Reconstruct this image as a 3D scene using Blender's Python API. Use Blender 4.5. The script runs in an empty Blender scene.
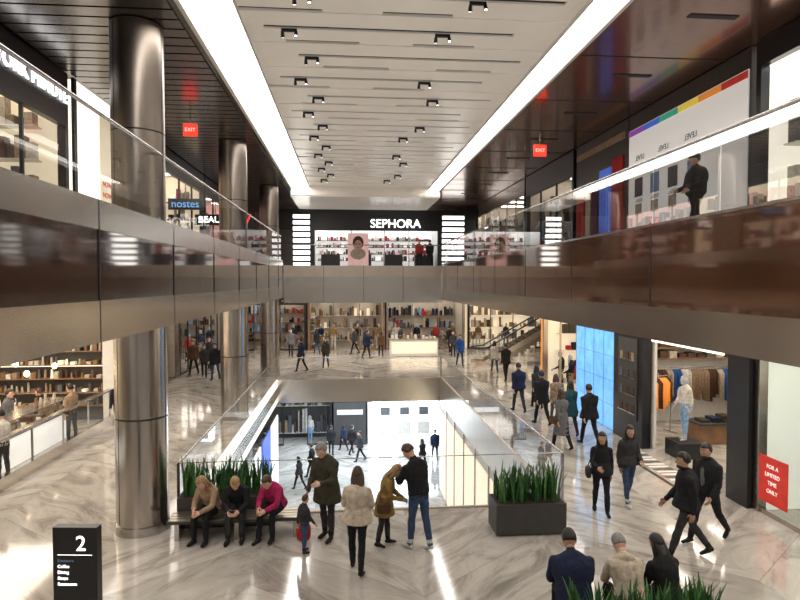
import bpy, math, random
from mathutils import Vector, Matrix, kdtree
R=math.radians
random.seed(7)
sc=bpy.context.scene
sc.view_settings.view_transform='Standard'
# ---------------------------------------------------------------- materials
MATS={}
def mat(name,col,rough=.5,metal=0.,emit=0.,var=.12,scale=6.,spec=.5,coat=0.,bump=0.):
    if name in MATS: return MATS[name]
    m=bpy.data.materials.new(name); m.use_nodes=True
    nt=m.node_tree; b=nt.nodes['Principled BSDF']
    b.inputs['Roughness'].default_value=rough; b.inputs['Metallic'].default_value=metal
    b.inputs['Specular IOR Level'].default_value=spec
    b.inputs['Coat Weight'].default_value=coat; b.inputs['Coat Roughness'].default_value=.05
    c=(col[0],col[1],col[2],1)
    tc=nt.nodes.new('ShaderNodeTexCoord'); nz=nt.nodes.new('ShaderNodeTexNoise')
    nz.inputs['Scale'].default_value=scale; nz.inputs['Detail'].default_value=3
    nt.links.new(tc.outputs['Object'],nz.inputs['Vector'])
    rp=nt.nodes.new('ShaderNodeValToRGB')
    rp.color_ramp.elements[0].position=.3; rp.color_ramp.elements[1].position=.7
    rp.color_ramp.elements[0].color=tuple(x*(1-var) for x in col)+(1,)
    rp.color_ramp.elements[1].color=tuple(min(1,x*(1+var)) for x in col)+(1,)
    nt.links.new(nz.outputs['Fac'],rp.inputs['Fac'])
    nt.links.new(rp.outputs['Color'],b.inputs['Base Color'])
    if emit>0:
        b.inputs['Emission Color'].default_value=c; b.inputs['Emission Strength'].default_value=emit
    if bump>0:
        bp=nt.nodes.new('ShaderNodeBump'); bp.inputs['Strength'].default_value=bump; bp.inputs['Distance'].default_value=.02
        nt.links.new(nz.outputs['Fac'],bp.inputs['Height']); nt.links.new(bp.outputs['Normal'],b.inputs['Normal'])
    MATS[name]=m; return m

def glass_mat(name,tint=(.93,.95,.95),k=1.0,ior=1.45):
    m=bpy.data.materials.new(name); m.use_nodes=True; nt=m.node_tree; nt.nodes.clear()
    o=nt.nodes.new('ShaderNodeOutputMaterial'); mx=nt.nodes.new('ShaderNodeMixShader')
    t=nt.nodes.new('ShaderNodeBsdfTransparent'); g=nt.nodes.new('ShaderNodeBsdfGlossy'); f=nt.nodes.new('ShaderNodeFresnel')
    mu=nt.nodes.new('ShaderNodeMath'); mu.operation='MULTIPLY'; mu.inputs[1].default_value=k
    t.inputs['Color'].default_value=(*tint,1); g.inputs['Roughness'].default_value=.01; f.inputs['IOR'].default_value=ior
    nt.links.new(f.outputs[0],mu.inputs[0])
    nt.links.new(mu.outputs[0],mx.inputs[0]); nt.links.new(t.outputs[0],mx.inputs[1]); nt.links.new(g.outputs[0],mx.inputs[2])
    nt.links.new(mx.outputs[0],o.inputs['Surface']); MATS[name]=m; return m
glass_mat('glass',(.96,.97,.97),.55,1.42); glass_mat('shop_glass',(.97,.97,.97),.5,1.4)

def marble():
    m=bpy.data.materials.new('marble_floor'); m.use_nodes=True; nt=m.node_tree; b=nt.nodes['Principled BSDF']
    N=nt.nodes.new; Lk=nt.links.new
    tc=N('ShaderNodeTexCoord'); sp=N('ShaderNodeSeparateXYZ'); Lk(tc.outputs['Object'],sp.inputs[0])
    def M(op,a,bb=None,c=None):
        n=N('ShaderNodeMath'); n.operation=op
        for i,v in enumerate((a,bb,c)):
            if v is None: continue
            if isinstance(v,(int,float)): n.inputs[i].default_value=v
            else: Lk(v,n.inputs[i])
        return n.outputs[0]
    X,Y=sp.outputs[0],sp.outputs[1]
    w=2.6
    u=M('PINGPONG',M('ADD',X,100.3),w)
    v=M('ADD',Y,M('MULTIPLY',u,.8))
    row=M('FLOOR',M('DIVIDE',v,1.5)); colm=M('FLOOR',M('DIVIDE',M('ADD',X,100.3),w))
    cb=N('ShaderNodeCombineXYZ'); Lk(row,cb.inputs[0]); Lk(colm,cb.inputs[1])
    wn=N('ShaderNodeTexWhiteNoise'); Lk(cb.outputs[0],wn.inputs['Vector'])
    vx=N('ShaderNodeCombineXYZ')
    Lk(M('MULTIPLY',v,1.05),vx.inputs[0]); Lk(M('MULTIPLY',u,.6),vx.inputs[1]); Lk(M('MULTIPLY',wn.outputs['Value'],40),vx.inputs[2])
    nz=N('ShaderNodeTexNoise'); nz.inputs['Scale'].default_value=1.3; nz.inputs['Detail'].default_value=9; nz.inputs['Roughness'].default_value=.7; nz.inputs['Distortion'].default_value=1.1
    Lk(vx.outputs[0],nz.inputs['Vector'])
    rp=N('ShaderNodeValToRGB'); e=rp.color_ramp.elements
    e[0].position=.3; e[0].color=(.24,.215,.19,1); e[1].position=.66; e[1].color=(.62,.575,.52,1)
    k=e.new(.44); k.color=(.40,.365,.325,1); k=e.new(.5); k.color=(.51,.47,.42,1)
    Lk(nz.outputs['Fac'],rp.inputs['Fac'])
    tone=N('ShaderNodeMapRange'); tone.inputs['To Min'].default_value=.76; tone.inputs['To Max'].default_value=1.1; Lk(wn.outputs['Value'],tone.inputs['Value'])
    mx=N('ShaderNodeVectorMath'); mx.operation='SCALE'; Lk(rp.outputs['Color'],mx.inputs[0]); Lk(tone.outputs['Result'],mx.inputs['Scale'])
    fr=M('FRACT',M('DIVIDE',v,1.5)); j=M('LESS_THAN',fr,.008)
    mm=N('ShaderNodeMix'); mm.data_type='RGBA'; Lk(j,mm.inputs['Factor']); Lk(mx.outputs[0],mm.inputs['A']); mm.inputs['B'].default_value=(.25,.23,.21,1)
    Lk(mm.outputs['Result'],b.inputs['Base Color'])
    b.inputs['Roughness'].default_value=.08; b.inputs['Specular IOR Level'].default_value=.95
    MATS['marble']=m
marble()
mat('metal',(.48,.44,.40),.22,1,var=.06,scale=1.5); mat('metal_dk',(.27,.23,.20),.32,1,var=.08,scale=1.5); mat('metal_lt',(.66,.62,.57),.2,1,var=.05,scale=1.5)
mat('metal_warm',(.58,.50,.42),.3,1,var=.06,scale=1.2); mat('steel',(.45,.43,.42),.22,1)
mat('dark_gloss',(.06,.036,.028),.06,.3,spec=1.,coat=1.); mat('brown_gloss',(.17,.078,.044),.05,.45,spec=1.,coat=1.,var=.25,scale=.8)
mat('soffit_brown',(.21,.105,.07),.2,.7,spec=.8,coat=.2); mat('soffit_dark',(.06,.05,.045),.18,.5,spec=.8)
mat('slat',(.15,.135,.125),.25,.9); mat('white_panel',(.80,.75,.69),.3,var=.03); mat('ceil_panel_glow',(.80,.74,.66),.25,emit=.13,var=.06,scale=.5); mat('slot',(.02,.018,.018),.6)  # ceiling panels: added emission lifts their brightness, they are no lamps
mat('cream',(.55,.49,.41),.5,var=.05); mat('wall_white',(.76,.73,.68),.6,var=.04); mat('beige_wall',(.50,.43,.36),.4,var=.06)
mat('black',(.012,.012,.014),.3); mat('charcoal',(.05,.045,.042),.5); mat('wood',(.22,.12,.06),.45,var=.3,scale=3)
mat('strip_light',(1,.96,.9),.5,emit=9,var=0); mat('store_light',(1,.91,.79),.5,emit=10,var=0); mat('cool_light',(.82,.92,1),.5,emit=7,var=0)
mat('warm_lamp',(1,.75,.45),.5,emit=12,var=0); mat('shelf_led',(1,.8,.55),.5,emit=4,var=0); mat('slat_light',(1,.98,.93),.5,emit=3.2,var=0); mat('letter',(1,1,1),.5,emit=3,var=0)
mat('exit_red',(1,.03,.015),.5,emit=2.,var=0); mat('screen_blue',(.15,.45,.95),.3,emit=.75,var=.3,scale=3); mat('red_panel',(.62,.03,.02),.4,emit=.15)
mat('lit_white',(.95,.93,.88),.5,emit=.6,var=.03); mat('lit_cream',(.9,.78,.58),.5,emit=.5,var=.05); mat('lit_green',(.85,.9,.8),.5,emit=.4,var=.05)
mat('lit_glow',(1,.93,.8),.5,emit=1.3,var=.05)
mat('advert_white',(.82,.8,.77),.4,emit=.4,var=.03)
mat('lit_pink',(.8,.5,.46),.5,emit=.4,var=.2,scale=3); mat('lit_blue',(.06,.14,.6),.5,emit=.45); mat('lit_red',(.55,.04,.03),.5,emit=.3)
mat('lit_orange',(.85,.3,.05),.5,emit=.4); mat('lit_yellow',(.85,.65,.08),.5,emit=.4); mat('lit_teal',(.05,.45,.3),.5,emit=.35); mat('lit_purple',(.3,.08,.5),.5,emit=.35)
mat('leaf',(.03,.11,.028),.4,var=.5,scale=9); mat('leaf_lt',(.09,.22,.05),.4,var=.4,scale=9); mat('soil',(.03,.02,.015),.9); mat('planter',(.045,.042,.04),.5)
mat('skin_a',(.66,.39,.28),.5,var=.05); mat('skin_b',(.44,.25,.16),.5,var=.05); mat('skin_c',(.14,.07,.045),.5,var=.05)
mat('eye_w',(.8,.8,.78),.3,var=0); mat('eye_d',(.02,.012,.01),.2,var=0); mat('lip',(.42,.13,.11),.5,var=0)
mat('hair_black',(.012,.009,.008),.45,var=.3,scale=40); mat('hair_brown',(.06,.03,.015),.45,var=.4,scale=40); mat('hair_blond',(.34,.2,.09),.45,var=.4,scale=40); mat('hair_grey',(.25,.23,.22),.5,var=.3,scale=40)
FAB={'f_black':(.014,.014,.016),'f_navy':(.014,.02,.05),'f_char':(.035,.035,.038),'f_grey':(.12,.12,.125),'f_white':(.62,.58,.52),'f_tan':(.32,.22,.14),'f_magenta':(.38,.02,.1),
 'f_mustard':(.26,.16,.05),'f_olive':(.05,.045,.03),'f_blue':(.03,.10,.32),'f_teal':(.02,.07,.09),'f_brown':(.09,.045,.025),'f_denim':(.04,.07,.14),'f_ltblue':(.25,.4,.62),'f_red':(.4,.03,.03),'f_cream':(.5,.42,.33),'f_plum':(.09,.03,.06),'f_shoe':(.015,.013,.013),'f_sneak':(.55,.55,.55),'f_mann':(.5,.5,.5)}
for k,v in FAB.items(): mat(k,v,.85,var=.25,scale=14,spec=.25,bump=.3)

# ---------------------------------------------------------------- mesh builder
class MB:
    def __init__(s): s.v=[];s.f=[];s.m=[];s.sm=[];s.mats=[]
    def mi(s,m):
        if m not in s.mats: s.mats.append(m)
        return s.mats.index(m)
    def add(s,vs,fs,m,smooth=False):
        o=len(s.v); s.v+= [tuple(v) for v in vs]; i=s.mi(m)
        for f in fs: s.f.append(tuple(o+k for k in f)); s.m.append(i); s.sm.append(smooth)
    def box(s,x0,x1,y0,y1,z0,z1,m,M=None):
        vs=[Vector(p) for p in ((x0,y0,z0),(x1,y0,z0),(x1,y1,z0),(x0,y1,z0),(x0,y0,z1),(x1,y0,z1),(x1,y1,z1),(x0,y1,z1))]
        if M: vs=[M@v for v in vs]
        s.add(vs,[(0,3,2,1),(4,5,6,7),(0,1,5,4),(1,2,6,5),(2,3,7,6),(3,0,4,7)],m)
    def quad(s,a,b,c,d,m): s.add([a,b,c,d],[(0,1,2,3)],m)
    def cyl(s,p0,p1,r0,r1,m,n=16,smooth=True):
        p0=Vector(p0);p1=Vector(p1);d=(p1-p0).normalized(); a=Vector((1,0,0)) if abs(d.x)<.9 else Vector((0,1,0))
        u=d.cross(a).normalized();w=d.cross(u)
        vs=[];fs=[]
        for i in range(n):
            t=2*math.pi*i/n;k=u*math.cos(t)+w*math.sin(t); vs+=[p0+k*r0,p1+k*r1]
        for i in range(n):
            j=(i+1)%n; fs.append((2*i,2*i+1,2*j+1,2*j))
        s.add(vs,fs,m,smooth)
        s.add([vs[2*i] for i in range(n)],[tuple(range(n))],m); s.add([vs[2*i+1] for i in range(n)],[tuple(reversed(range(n)))],m)
    def ell(s,c,r,m,M=None,nu=12,nv=8,fn=None):
        c=Vector(c);vs=[];fs=[]
        for j in range(nv+1):
            ph=math.pi*j/nv
            for i in range(nu):
                th=2*math.pi*i/nu
                p=Vector((math.sin(ph)*math.cos(th),math.sin(ph)*math.sin(th),math.cos(ph)))
                if fn: p=fn(p)
                p=Vector((p.x*r[0],p.y*r[1],p.z*r[2]))+c
                vs.append(M@p if M else p)
        for j in range(nv):
            for i in range(nu):
                k=(i+1)%nu; fs.append((j*nu+i,(j+1)*nu+i,(j+1)*nu+k,j*nu+k))
        s.add(vs,fs,m,True)
    def tube(s,pts,rads,side,m,n=12,cap=.6):
        pts=[Vector(p) for p in pts]; rads=[(r,r) if isinstance(r,(int,float)) else r for r in rads]
        side=Vector(side)
        t0=(pts[1]-pts[0]).normalized();t1=(pts[-1]-pts[-2]).normalized()
        c0=min(rads[0])*cap;c1=min(rads[-1])*cap
        P=[pts[0]-t0*c0,pts[0]-t0*c0*.7]+pts+[pts[-1]+t1*c1*.7,pts[-1]+t1*c1]
        Rd=[(rads[0][0]*.25,rads[0][1]*.25),(rads[0][0]*.72,rads[0][1]*.72)]+rads+[(rads[-1][0]*.72,rads[-1][1]*.72),(rads[-1][0]*.25,rads[-1][1]*.25)]
        vs=[];fs=[];K=len(P)
        for i in range(K):
            a=P[max(0,i-1)];b=P[min(K-1,i+1)];t=(b-a).normalized()
            sd=(side-t*side.dot(t))
            if sd.length<.05: sd=Vector((0,1,0))-t*t.y
            sd.normalize();w=t.cross(sd)
            for q in range(n):
                th=2*math.pi*q/n; vs.append(P[i]+sd*math.cos(th)*Rd[i][0]+w*math.sin(th)*Rd[i][1])
        for i in range(K-1):
            for q in range(n):
                k=(q+1)%n; fs.append((i*n+q,i*n+k,(i+1)*n+k,(i+1)*n+q))
        fs.append(tuple(reversed(range(n)))); fs.append(tuple(range((K-1)*n,K*n)))
        s.add(vs,fs,m,True)
    def mesh(s,name):
        me=bpy.data.meshes.new(name); me.from_pydata(s.v,[],s.f)
        for m in s.mats: me.materials.append(MATS[m])
        me.polygons.foreach_set('material_index',s.m); me.polygons.foreach_set('use_smooth',s.sm); me.update(); return me
    def build(s,name,loc=(0,0,0),rot=0,parent=None,bevel=0):
        o=bpy.data.objects.new(name,s.mesh(name)); sc.collection.objects.link(o)
        o.location=loc;o.rotation_euler=(0,0,R(rot))
        if parent: o.parent=parent
        if bevel:
            b=o.modifiers.new('bevel','BEVEL'); b.width=bevel;b.segments=2;b.limit_method='ANGLE'
        return o
def text(body,size,loc,rot,m,name,parent=None,ext=.02,sx=1,align='CENTER'):
    cu=bpy.data.curves.new(name,'FONT');cu.body=body;cu.size=size;cu.extrude=ext;cu.align_x=align;cu.align_y='CENTER';cu.materials.append(MATS[m])
    o=bpy.data.objects.new(name,cu);sc.collection.objects.link(o);o.location=loc;o.rotation_euler=rot;o.scale=(sx,1,1)
    if parent:o.parent=parent
    return o
# ---------------------------------------------------------------- people
clouds=bpy.data.textures.new('cloth_folds','CLOUDS'); clouds.noise_scale=.09; clouds.noise_depth=2
def remesh(src,vox,fold):
    me=src.mesh('tmp');o=bpy.data.objects.new('tmp',me);sc.collection.objects.link(o)
    r=o.modifiers.new('r','REMESH');r.mode='VOXEL';r.voxel_size=vox
    sm=o.modifiers.new('s','SMOOTH');sm.iterations=5;sm.factor=.5
    d=o.modifiers.new('d','DISPLACE');d.texture=clouds;d.strength=fold;d.mid_level=.45
    dg=bpy.context.evaluated_depsgraph_get();e=o.evaluated_get(dg);m2=e.to_mesh()
    vs=[v.co.copy() for v in m2.vertices];fs=[tuple(p.vertices) for p in m2.polygons]
    cs=[p.center.copy() for p in m2.polygons]
    e.to_mesh_clear();bpy.data.objects.remove(o);bpy.data.meshes.remove(me)
    kd=kdtree.KDTree(len(src.v));lab=[0]*len(src.v)
    for f,mi in zip(src.f,src.m):
        for k in f: lab[k]=mi
    for i,v in enumerate(src.v): kd.insert(v,i)
    kd.balance()
    ms=[src.mats[lab[kd.find(c)[1]]] for c in cs]
    return vs,fs,ms
def hand(mb,W,f,sgn,s,skin,curl,n=6):
    f=f.normalized()
    t=Vector((0,1,0)) if abs(f.y)<.75 else Vector((-sgn*.6,0,1))
    t=(t-f*t.dot(f)).normalized(); nn=f.cross(t)
    if nn.dot(Vector((-sgn,0,-.5)))<0: nn=-nn
    mb.tube([W-f*.03*s,W+f*.01*s,W+f*.05*s,W+f*.09*s],[(.026*s,.02*s),(.033*s,.018*s),(.042*s,.016*s),(.038*s,.013*s)],t,skin,n=8)
    for off,ln in ((.029,.9),(.010,1.05),(-.010,1.),(-.028,.78)):
        p=W+f*.085*s+t*off*s;pts=[p];a=curl*.4
        for q,l in enumerate((.036,.026,.021)):
            a+=curl*(.35 if q else .1); d=f*math.cos(R(a))+nn*math.sin(R(a)); p=p+d*l*ln*s; pts.append(p)
        mb.tube(pts,[.0095*s,.009*s,.008*s,.0065*s],t,skin,n=n)
    p=W+f*.025*s+t*.03*s;d=(f*.6+t*.65+nn*.35).normalized();d2=(f*.8+t*.2+nn*.45).normalized()
    mb.tube([p,p+d*.038*s,p+d*.038*s+d2*.03*s],[.013*s,.011*s,.008*s],nn,skin,n=n)
def person(name,loc,face=0,H=1.75,top='f_black',pants='f_black',shoe='f_shoe',skin='skin_a',hair='hair_black',hs='short',coat=0.,lean=0,head=(0,0),
           legs=((18,5),(-16,18)),arms=((-18,5,12,0),(16,5,22,0)),bulk=1.,female=False,vox=.02,bag=None,spread=.02,scarf=None,curl=35,hood=False,mesh_only=False,pack=None,inner=None,phone=False,parent=None,fold=.024,nofeat=False):
    s=H/1.75; b=bulk; src=MB()
    Rl=Matrix.Rotation(-R(lean),3,'X')
    T=lambda x,y,z:Rl@Vector((x*s,y*s,z*s))
    XS=Vector((1,0,0))
    src.ell((0,0,-.02*s),(.155*s,.115*s,.12*s),pants)
    if female: tr=[(-.03,.165,.12),(.05,.15,.112),(.15,.13,.105),(.26,.145,.12),(.35,.155,.12),(.43,.135,.095),(.475,.095,.08),(.50,.065,.065)]
    else: tr=[(-.03,.165,.12),(.05,.16,.12),(.15,.155,.12),(.26,.17,.13),(.36,.182,.13),(.43,.162,.10),(.475,.11,.085),(.505,.07,.07)]
    src.tube([T(0,-.02*math.sin(z*3),z) for z,_,_ in tr],[(rx*s*b,ry*s*b*1.02) for _,rx,ry in tr],XS,top,n=20,cap=.3)
    if coat>0:
        K=5;pts=[];rd=[]
        for i in range(K+1):
            q=i/K; z=.1-q*(coat+.1)
            pts.append(T(0,0,z) if z>0 else Vector((0,.0,z*s))); rd.append(((.16+.05*q)*s*b,(.125+.055*q)*s*b))
        src.tube(pts,rd,XS,top,n=20,cap=.15)
    neck0=T(0,.0,.46);neck1=T(0,.02,.575)
    src.tube([neck0,neck1],[.056*s,.052*s],XS,skin,n=10,cap=.2)
    low=1e9
    for sgn,(a,k) in ((-1,legs[0]),(1,legs[1])):
        hip=Vector((sgn*.088*s,0,-.03*s))
        kn=hip+Vector((sgn*(spread+ (.06 if a>60 else 0)),math.sin(R(a)),-math.cos(R(a)))).normalized()*.43*s
        bb=a-k; an=kn+Vector((sgn*spread*.3,math.sin(R(bb)),-math.cos(R(bb)))).normalized()*.41*s
        w=1.08 if female else 1.04
        src.tube([hip,hip.lerp(kn,.35),hip.lerp(kn,.7),kn],[.09*s*w,.083*s*w,.07*s,.061*s],XS,pants,n=12)
        src.tube([kn,kn.lerp(an,.3),kn.lerp(an,.65),kn.lerp(an,.95)],[.061*s,.062*s,.053*s,.049*s],XS,pants,n=12)
        fp=min(0,bb)*.75 if a<60 else 0
        fd=Vector((sgn*.12,math.cos(R(fp)),math.sin(R(fp)))).normalized()
        dn=Vector((0,math.sin(R(fp)),-math.cos(R(fp))))
        hl=an+dn*.04*s-fd*.04*s; toe=an+dn*.05*s+fd*.17*s
        src.tube([hl,an+dn*.035*s+fd*.03*s,an+dn*.045*s+fd*.11*s,toe],[(.036*s,.036*s),(.043*s,.042*s),(.047*s,.03*s),(.036*s,.024*s)],XS,shoe,n=10)
        src.tube([an+Vector((0,0,.03*s)),an+dn*.03*s],[.04*s,.042*s],XS,shoe,n=8,cap=.2)
        low=min(low,hl.z-.036*s,toe.z-.024*s)
    hands=[]
    sw=.15 if female else .175
    for sgn,(p,ab,el,inw) in ((-1,arms[0]),(1,arms[1])):
        S=T(sgn*sw*(.5+.5*b),0,.395)
        p2=p+lean*.35
        d=Vector((sgn*math.sin(R(ab)),math.cos(R(ab))*math.sin(R(p2)),-math.cos(R(ab))*math.cos(R(p2))))
        E=S+d*.27*s; q=p2+el
        d2=Vector((-sgn*math.sin(R(inw)),math.cos(R(inw))*math.sin(R(q)),-math.cos(R(inw))*math.cos(R(q))))
        Wr=E+d2*.25*s; rr=.5+.5*b
        src.ell(S,(.06*s*rr,.06*s*rr,.056*s*rr),top)
        src.tube([S,S.lerp(E,.5),E],[.059*s*rr,.056*s*rr,.05*s*rr],XS if abs(d.x)<.8 else (0,1,0),top,n=12,cap=.3)
        src.tube([E,E.lerp(Wr,.35),Wr],[.05*s*rr,.047*s*rr,.038*s*rr],XS,top,n=12)
        hands.append((Wr,d2,sgn))
    mb=MB()
    vs,fs,ms=remesh(src,vox*max(.8,s),fold)
    mb.v+=[tuple(v) for v in vs]
    for f,m in zip(fs,ms): mb.f.append(f);mb.m.append(mb.mi(m));mb.sm.append(True)
    for Wr,d2,sgn in hands: hand(mb,Wr,d2,sgn,s,skin,curl)
    Hm=Matrix.Translation(neck1+T(0,.015,-.008))@Matrix.Rotation(-R(lean*.6),4,'X')@Matrix.Rotation(R(head[1]),4,'Z')@Matrix.Rotation(R(head[0]),4,'X').inverted()@Matrix.Translation((0,.01*s,.078*s))@Matrix.Scale(s*1.06,4)
    def hf(p):
        if p.z<0:
            k=-p.z; p.x*=1-.26*k**1.5
            if p.y<0: p.y*=1-.35*k
        if p.y>.6: p.y=.6+(p.y-.6)*.75
        return p
    mb.ell((0,0,0),(.076,.098,.12),skin,Hm,20,16,hf)
    mb.ell((0,.03,-.078),(.048,.052,.042),skin,Hm,14,10)
    if not nofeat:
        mb.tube([Hm@Vector((0,.082,.012)),Hm@Vector((0,.096,-.018)),Hm@Vector((0,.098,-.03))],[(.009*s,.01*s),(.013*s,.014*s),(.016*s,.01*s)],XS,skin,n=8)
        for q in (-1,1):
            mb.ell((q*.074,-.005,-.012),(.011,.02,.031),skin,Hm,8,6)
            mb.ell((q*.030,.079,.006),(.014,.010,.007),'eye_w',Hm,8,6); mb.ell((q*.030,.0865,.006),(.006,.005,.006),'eye_d',Hm,8,6)
            mb.ell((q*.031,.083,.024),(.018,.008,.004),hair,Hm,8,4)
        mb.ell((0,.080,-.062),(.023,.009,.006),'lip',Hm,8,6)
        if hs!='bald':
            def hr(p):
                q=p.copy()
                zl=.42 if p.y>.25 else -.28+max(0,p.y)*1.5
                if p.z<zl: q*=max(.62,1-(zl-p.z)*2.2)
                return q
            mb.ell((0,-.008,.014),(.086,.108,.124),hair,Hm,28,20,hr)
        if hs=='long':
            mb.tube([Hm@Vector(v) for v in ((0,-.04,.03),(0,-.065,-.08),(0,-.085,-.19),(0,-.09,-.28))],[(.086*s,.06*s),(.092*s,.05*s),(.088*s,.042*s),(.055*s,.025*s)],XS,hair,n=14)
            for q in (-1,1): mb.tube([Hm@Vector(v) for v in ((q*.073,-.01,.03),(q*.085,-.01,-.06),(q*.088,.0,-.16),(q*.08,.02,-.23))],[.02*s,.024*s,.022*s,.012*s],XS,hair,n=8)
        if hs=='beanie': mb.ell((0,-.006,.035),(.094,.112,.112),scarf or 'f_char',Hm,18,12,lambda p:Vector((p.x,p.y,max(p.z,-.1))))
        if hs=='beard': mb.ell((0,.036,-.086),(.053,.056,.04),hair,Hm,14,10)
        mb.tube([T(0,.005,.455),T(0,.01,.51)],[(.085*s,.08*s),(.07*s,.068*s)],XS,scarf if (scarf and hs!='beanie') else top,n=14,cap=.2)
    if hood: mb.ell((0,-.02*s,0),(.11*s,.06*s,.07*s),top,Matrix.Translation(T(0,-.09,.45)),14,8)
    if inner:
        mb.tube([T(0,.075*b,.05),T(0,.085*b,.2),T(0,.085*b,.34),T(0,.055,.45)],[(.05*s,.055*s),(.055*s,.055*s),(.05*s,.055*s),(.03*s,.03*s)],XS,inner,n=12,cap=.3)
    if bag:
        q=bag[1];c=Vector((q*.235*s*b,.02,-.08*s))
        mb.ell((0,0,0),(.055*s,.14*s,.11*s),bag[0],Matrix.Translation(c),14,10,lambda p:Vector([math.copysign(abs(k)**.5,k) for k in p]))
        mb.tube([c+Vector((0,.09*s,.08*s)),T(q*.17*b,.10,.2),T(q*.10,.02,.50),T(q*.17*b,-.10,.2),c+Vector((0,-.09*s,.08*s))],[.011*s]*5,XS,bag[0],n=6)
    if phone:
        Wr,d2,sgn=hands[1]; c=Wr+d2*.08*s+Vector((-.03,0,.03)); mb.box(-.035,.035,-.075,.075,-.005,.005,'black',Matrix.Translation(c)@Matrix.Rotation(R(40),4,'X'))
    mb.v=[(x,y,z-low) for x,y,z in mb.v]
    if mesh_only: return mb.mesh(name)
    return mb.build(name,loc,face,parent)
STAND=((3,2),(-3,3)); SIT=((84,84),(82,80))
MANN=[]
for tp,pn,ar in (('f_white','f_ltblue',((-5,8,12,0),(8,8,20,0))),('f_navy','f_tan',((20,10,40,20),(-5,10,20,0))),('f_red','f_char',((0,12,20,0),(0,12,20,0))),('f_mustard','f_white',((-10,15,60,0),(10,8,20,0))),('f_black','f_grey',((5,8,12,0),(0,8,12,0)))):
    MANN.append(person('mannequin_mesh',(0,0,0),top=tp,pants=pn,shoe='f_mann',skin='f_mann',legs=((6,2),(-5,4)),arms=ar,vox=.028,mesh_only=True,nofeat=True))
def mannequin(i,loc,rot,parent=None,name='mannequin'):
    o=bpy.data.objects.new(name,MANN[i%len(MANN)]);sc.collection.objects.link(o);o.location=loc;o.rotation_euler=(0,0,R(rot));o.parent=parent;return o
# ---------------------------------------------------------------- shell
HX0,HX1,HY0,HY1=-3.3,4.4,11.75,27.7
mb=MB()
for x0,x1,y0,y1 in ((-12,17,-2,HY0),(-12,HX0,HY0,HY1),(HX1,17,HY0,HY1),(-12,17,HY1,44)):
    mb.box(x0,x1,y0,y1,-.35,0,'marble')
mb.build('floor')
mb=MB(); mb.box(-10,10,6,44,-5.8,-5.5,'marble'); mb.build('floor_lower')
mb=MB()
mb.box(-8.6,-3.34,-3,36,5.2,5.45,'marble'); mb.box(4.94,11.5,-3,36,5.2,5.45,'marble'); mb.box(-8.6,11.5,36,41,5.2,5.45,'marble'); mb.box(-3.34,4.94,30.7,36,5.2,5.45,'marble')
mb.build('floor_upper')
mb=MB()
mb.box(-12,-3.4,-3,44,3.82,3.9,'white_panel'); mb.box(4.98,10.5,-3,44,3.70,3.78,'white_panel');mb.box(10.5,17,-3,31.6,3.70,3.78,'white_panel');mb.box(10.5,17,34.6,44,3.70,3.78,'white_panel'); mb.box(-3.4,4.98,30.7,44,3.58,3.66,'white_panel')
mb.box(11.6,17,31.5,34.7,7.4,7.5,'white_panel');mb.box(11.6,17,31.5,31.6,3.78,7.4,'cream');mb.box(11.6,17,34.6,34.7,3.78,7.4,'cream')
mb.build('ceiling_gallery')
mb=MB(); mb.box(-10,10,27.9,44,-1.1,-1.0,'soffit_dark'); mb.build('ceiling_lower')
Z=9.5
CP='ceil_panel_glow'
mb=MB(); mb.box(-1.95,4.2,-3,30.6,Z+.05,Z+.15,'slot'); mb.box(-1.95,4.2,-3,30.6,Z+.15,Z+.2,'wall_white')
y=-3.0;k=0;T0=Z+.05
while y<30.0:
    # slab, dark slot with staggered ends, slab, thin recessed slot
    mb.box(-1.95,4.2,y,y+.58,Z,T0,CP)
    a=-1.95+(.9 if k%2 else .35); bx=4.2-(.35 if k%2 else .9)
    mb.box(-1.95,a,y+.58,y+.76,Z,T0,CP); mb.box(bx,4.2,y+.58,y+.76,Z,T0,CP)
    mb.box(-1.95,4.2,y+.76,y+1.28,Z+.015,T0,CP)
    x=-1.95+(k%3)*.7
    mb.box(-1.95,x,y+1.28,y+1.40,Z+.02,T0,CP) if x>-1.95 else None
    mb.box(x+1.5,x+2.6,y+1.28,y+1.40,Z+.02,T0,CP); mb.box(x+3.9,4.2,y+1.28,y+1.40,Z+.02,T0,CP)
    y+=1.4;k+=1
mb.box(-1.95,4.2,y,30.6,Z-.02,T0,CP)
mb.build('ceiling')
mb=MB()
mb.box(-2.8,-1.98,-3,30.5,Z-.02,Z+.04,'strip_light'); mb.box(-2.9,-2.81,-3,30.6,Z-.18,Z+.1,'wall_white'); mb.box(-1.98,-1.95,-3,30.6,Z-.06,Z+.1,'wall_white')
mb.build('ceiling_light_strip')
mb=MB()
mb.box(4.24,4.72,-3,30.5,Z-.02,Z+.04,'strip_light'); mb.box(4.72,4.8,-3,30.6,Z-.18,Z+.1,'wall_white'); mb.box(4.2,4.24,-3,30.6,Z-.06,Z+.1,'wall_white')
mb.build('ceiling_light_strip')
mb=MB(); mb.box(-8.6,-2.9,-3,41,9.3,9.4,'soffit_dark')
y=5
while y<36: mb.box(-6.2,-3.0,y,y+.34,9.27,9.3,'slat'); y+=.4
mb.build('ceiling_left')
mb=MB(); mb.box(4.8,11.5,-3,41,9.3,9.4,'soffit_brown')
for y in range(-3,41,3): mb.box(4.8,8.2,y,y+.02,9.29,9.31,'slot')
for y in range(4,36,3): mb.box(6.0,6.9,y,y+.14,9.285,9.3,'slot')
mb.build('ceiling_right')
mb=MB(); mb.box(-2.9,4.8,30.6,30.75,9.0,9.7,CP); mb.box(-2.9,4.8,30.6,35.9,8.98,9.05,CP); mb.build('ceiling_bulkhead')
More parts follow.
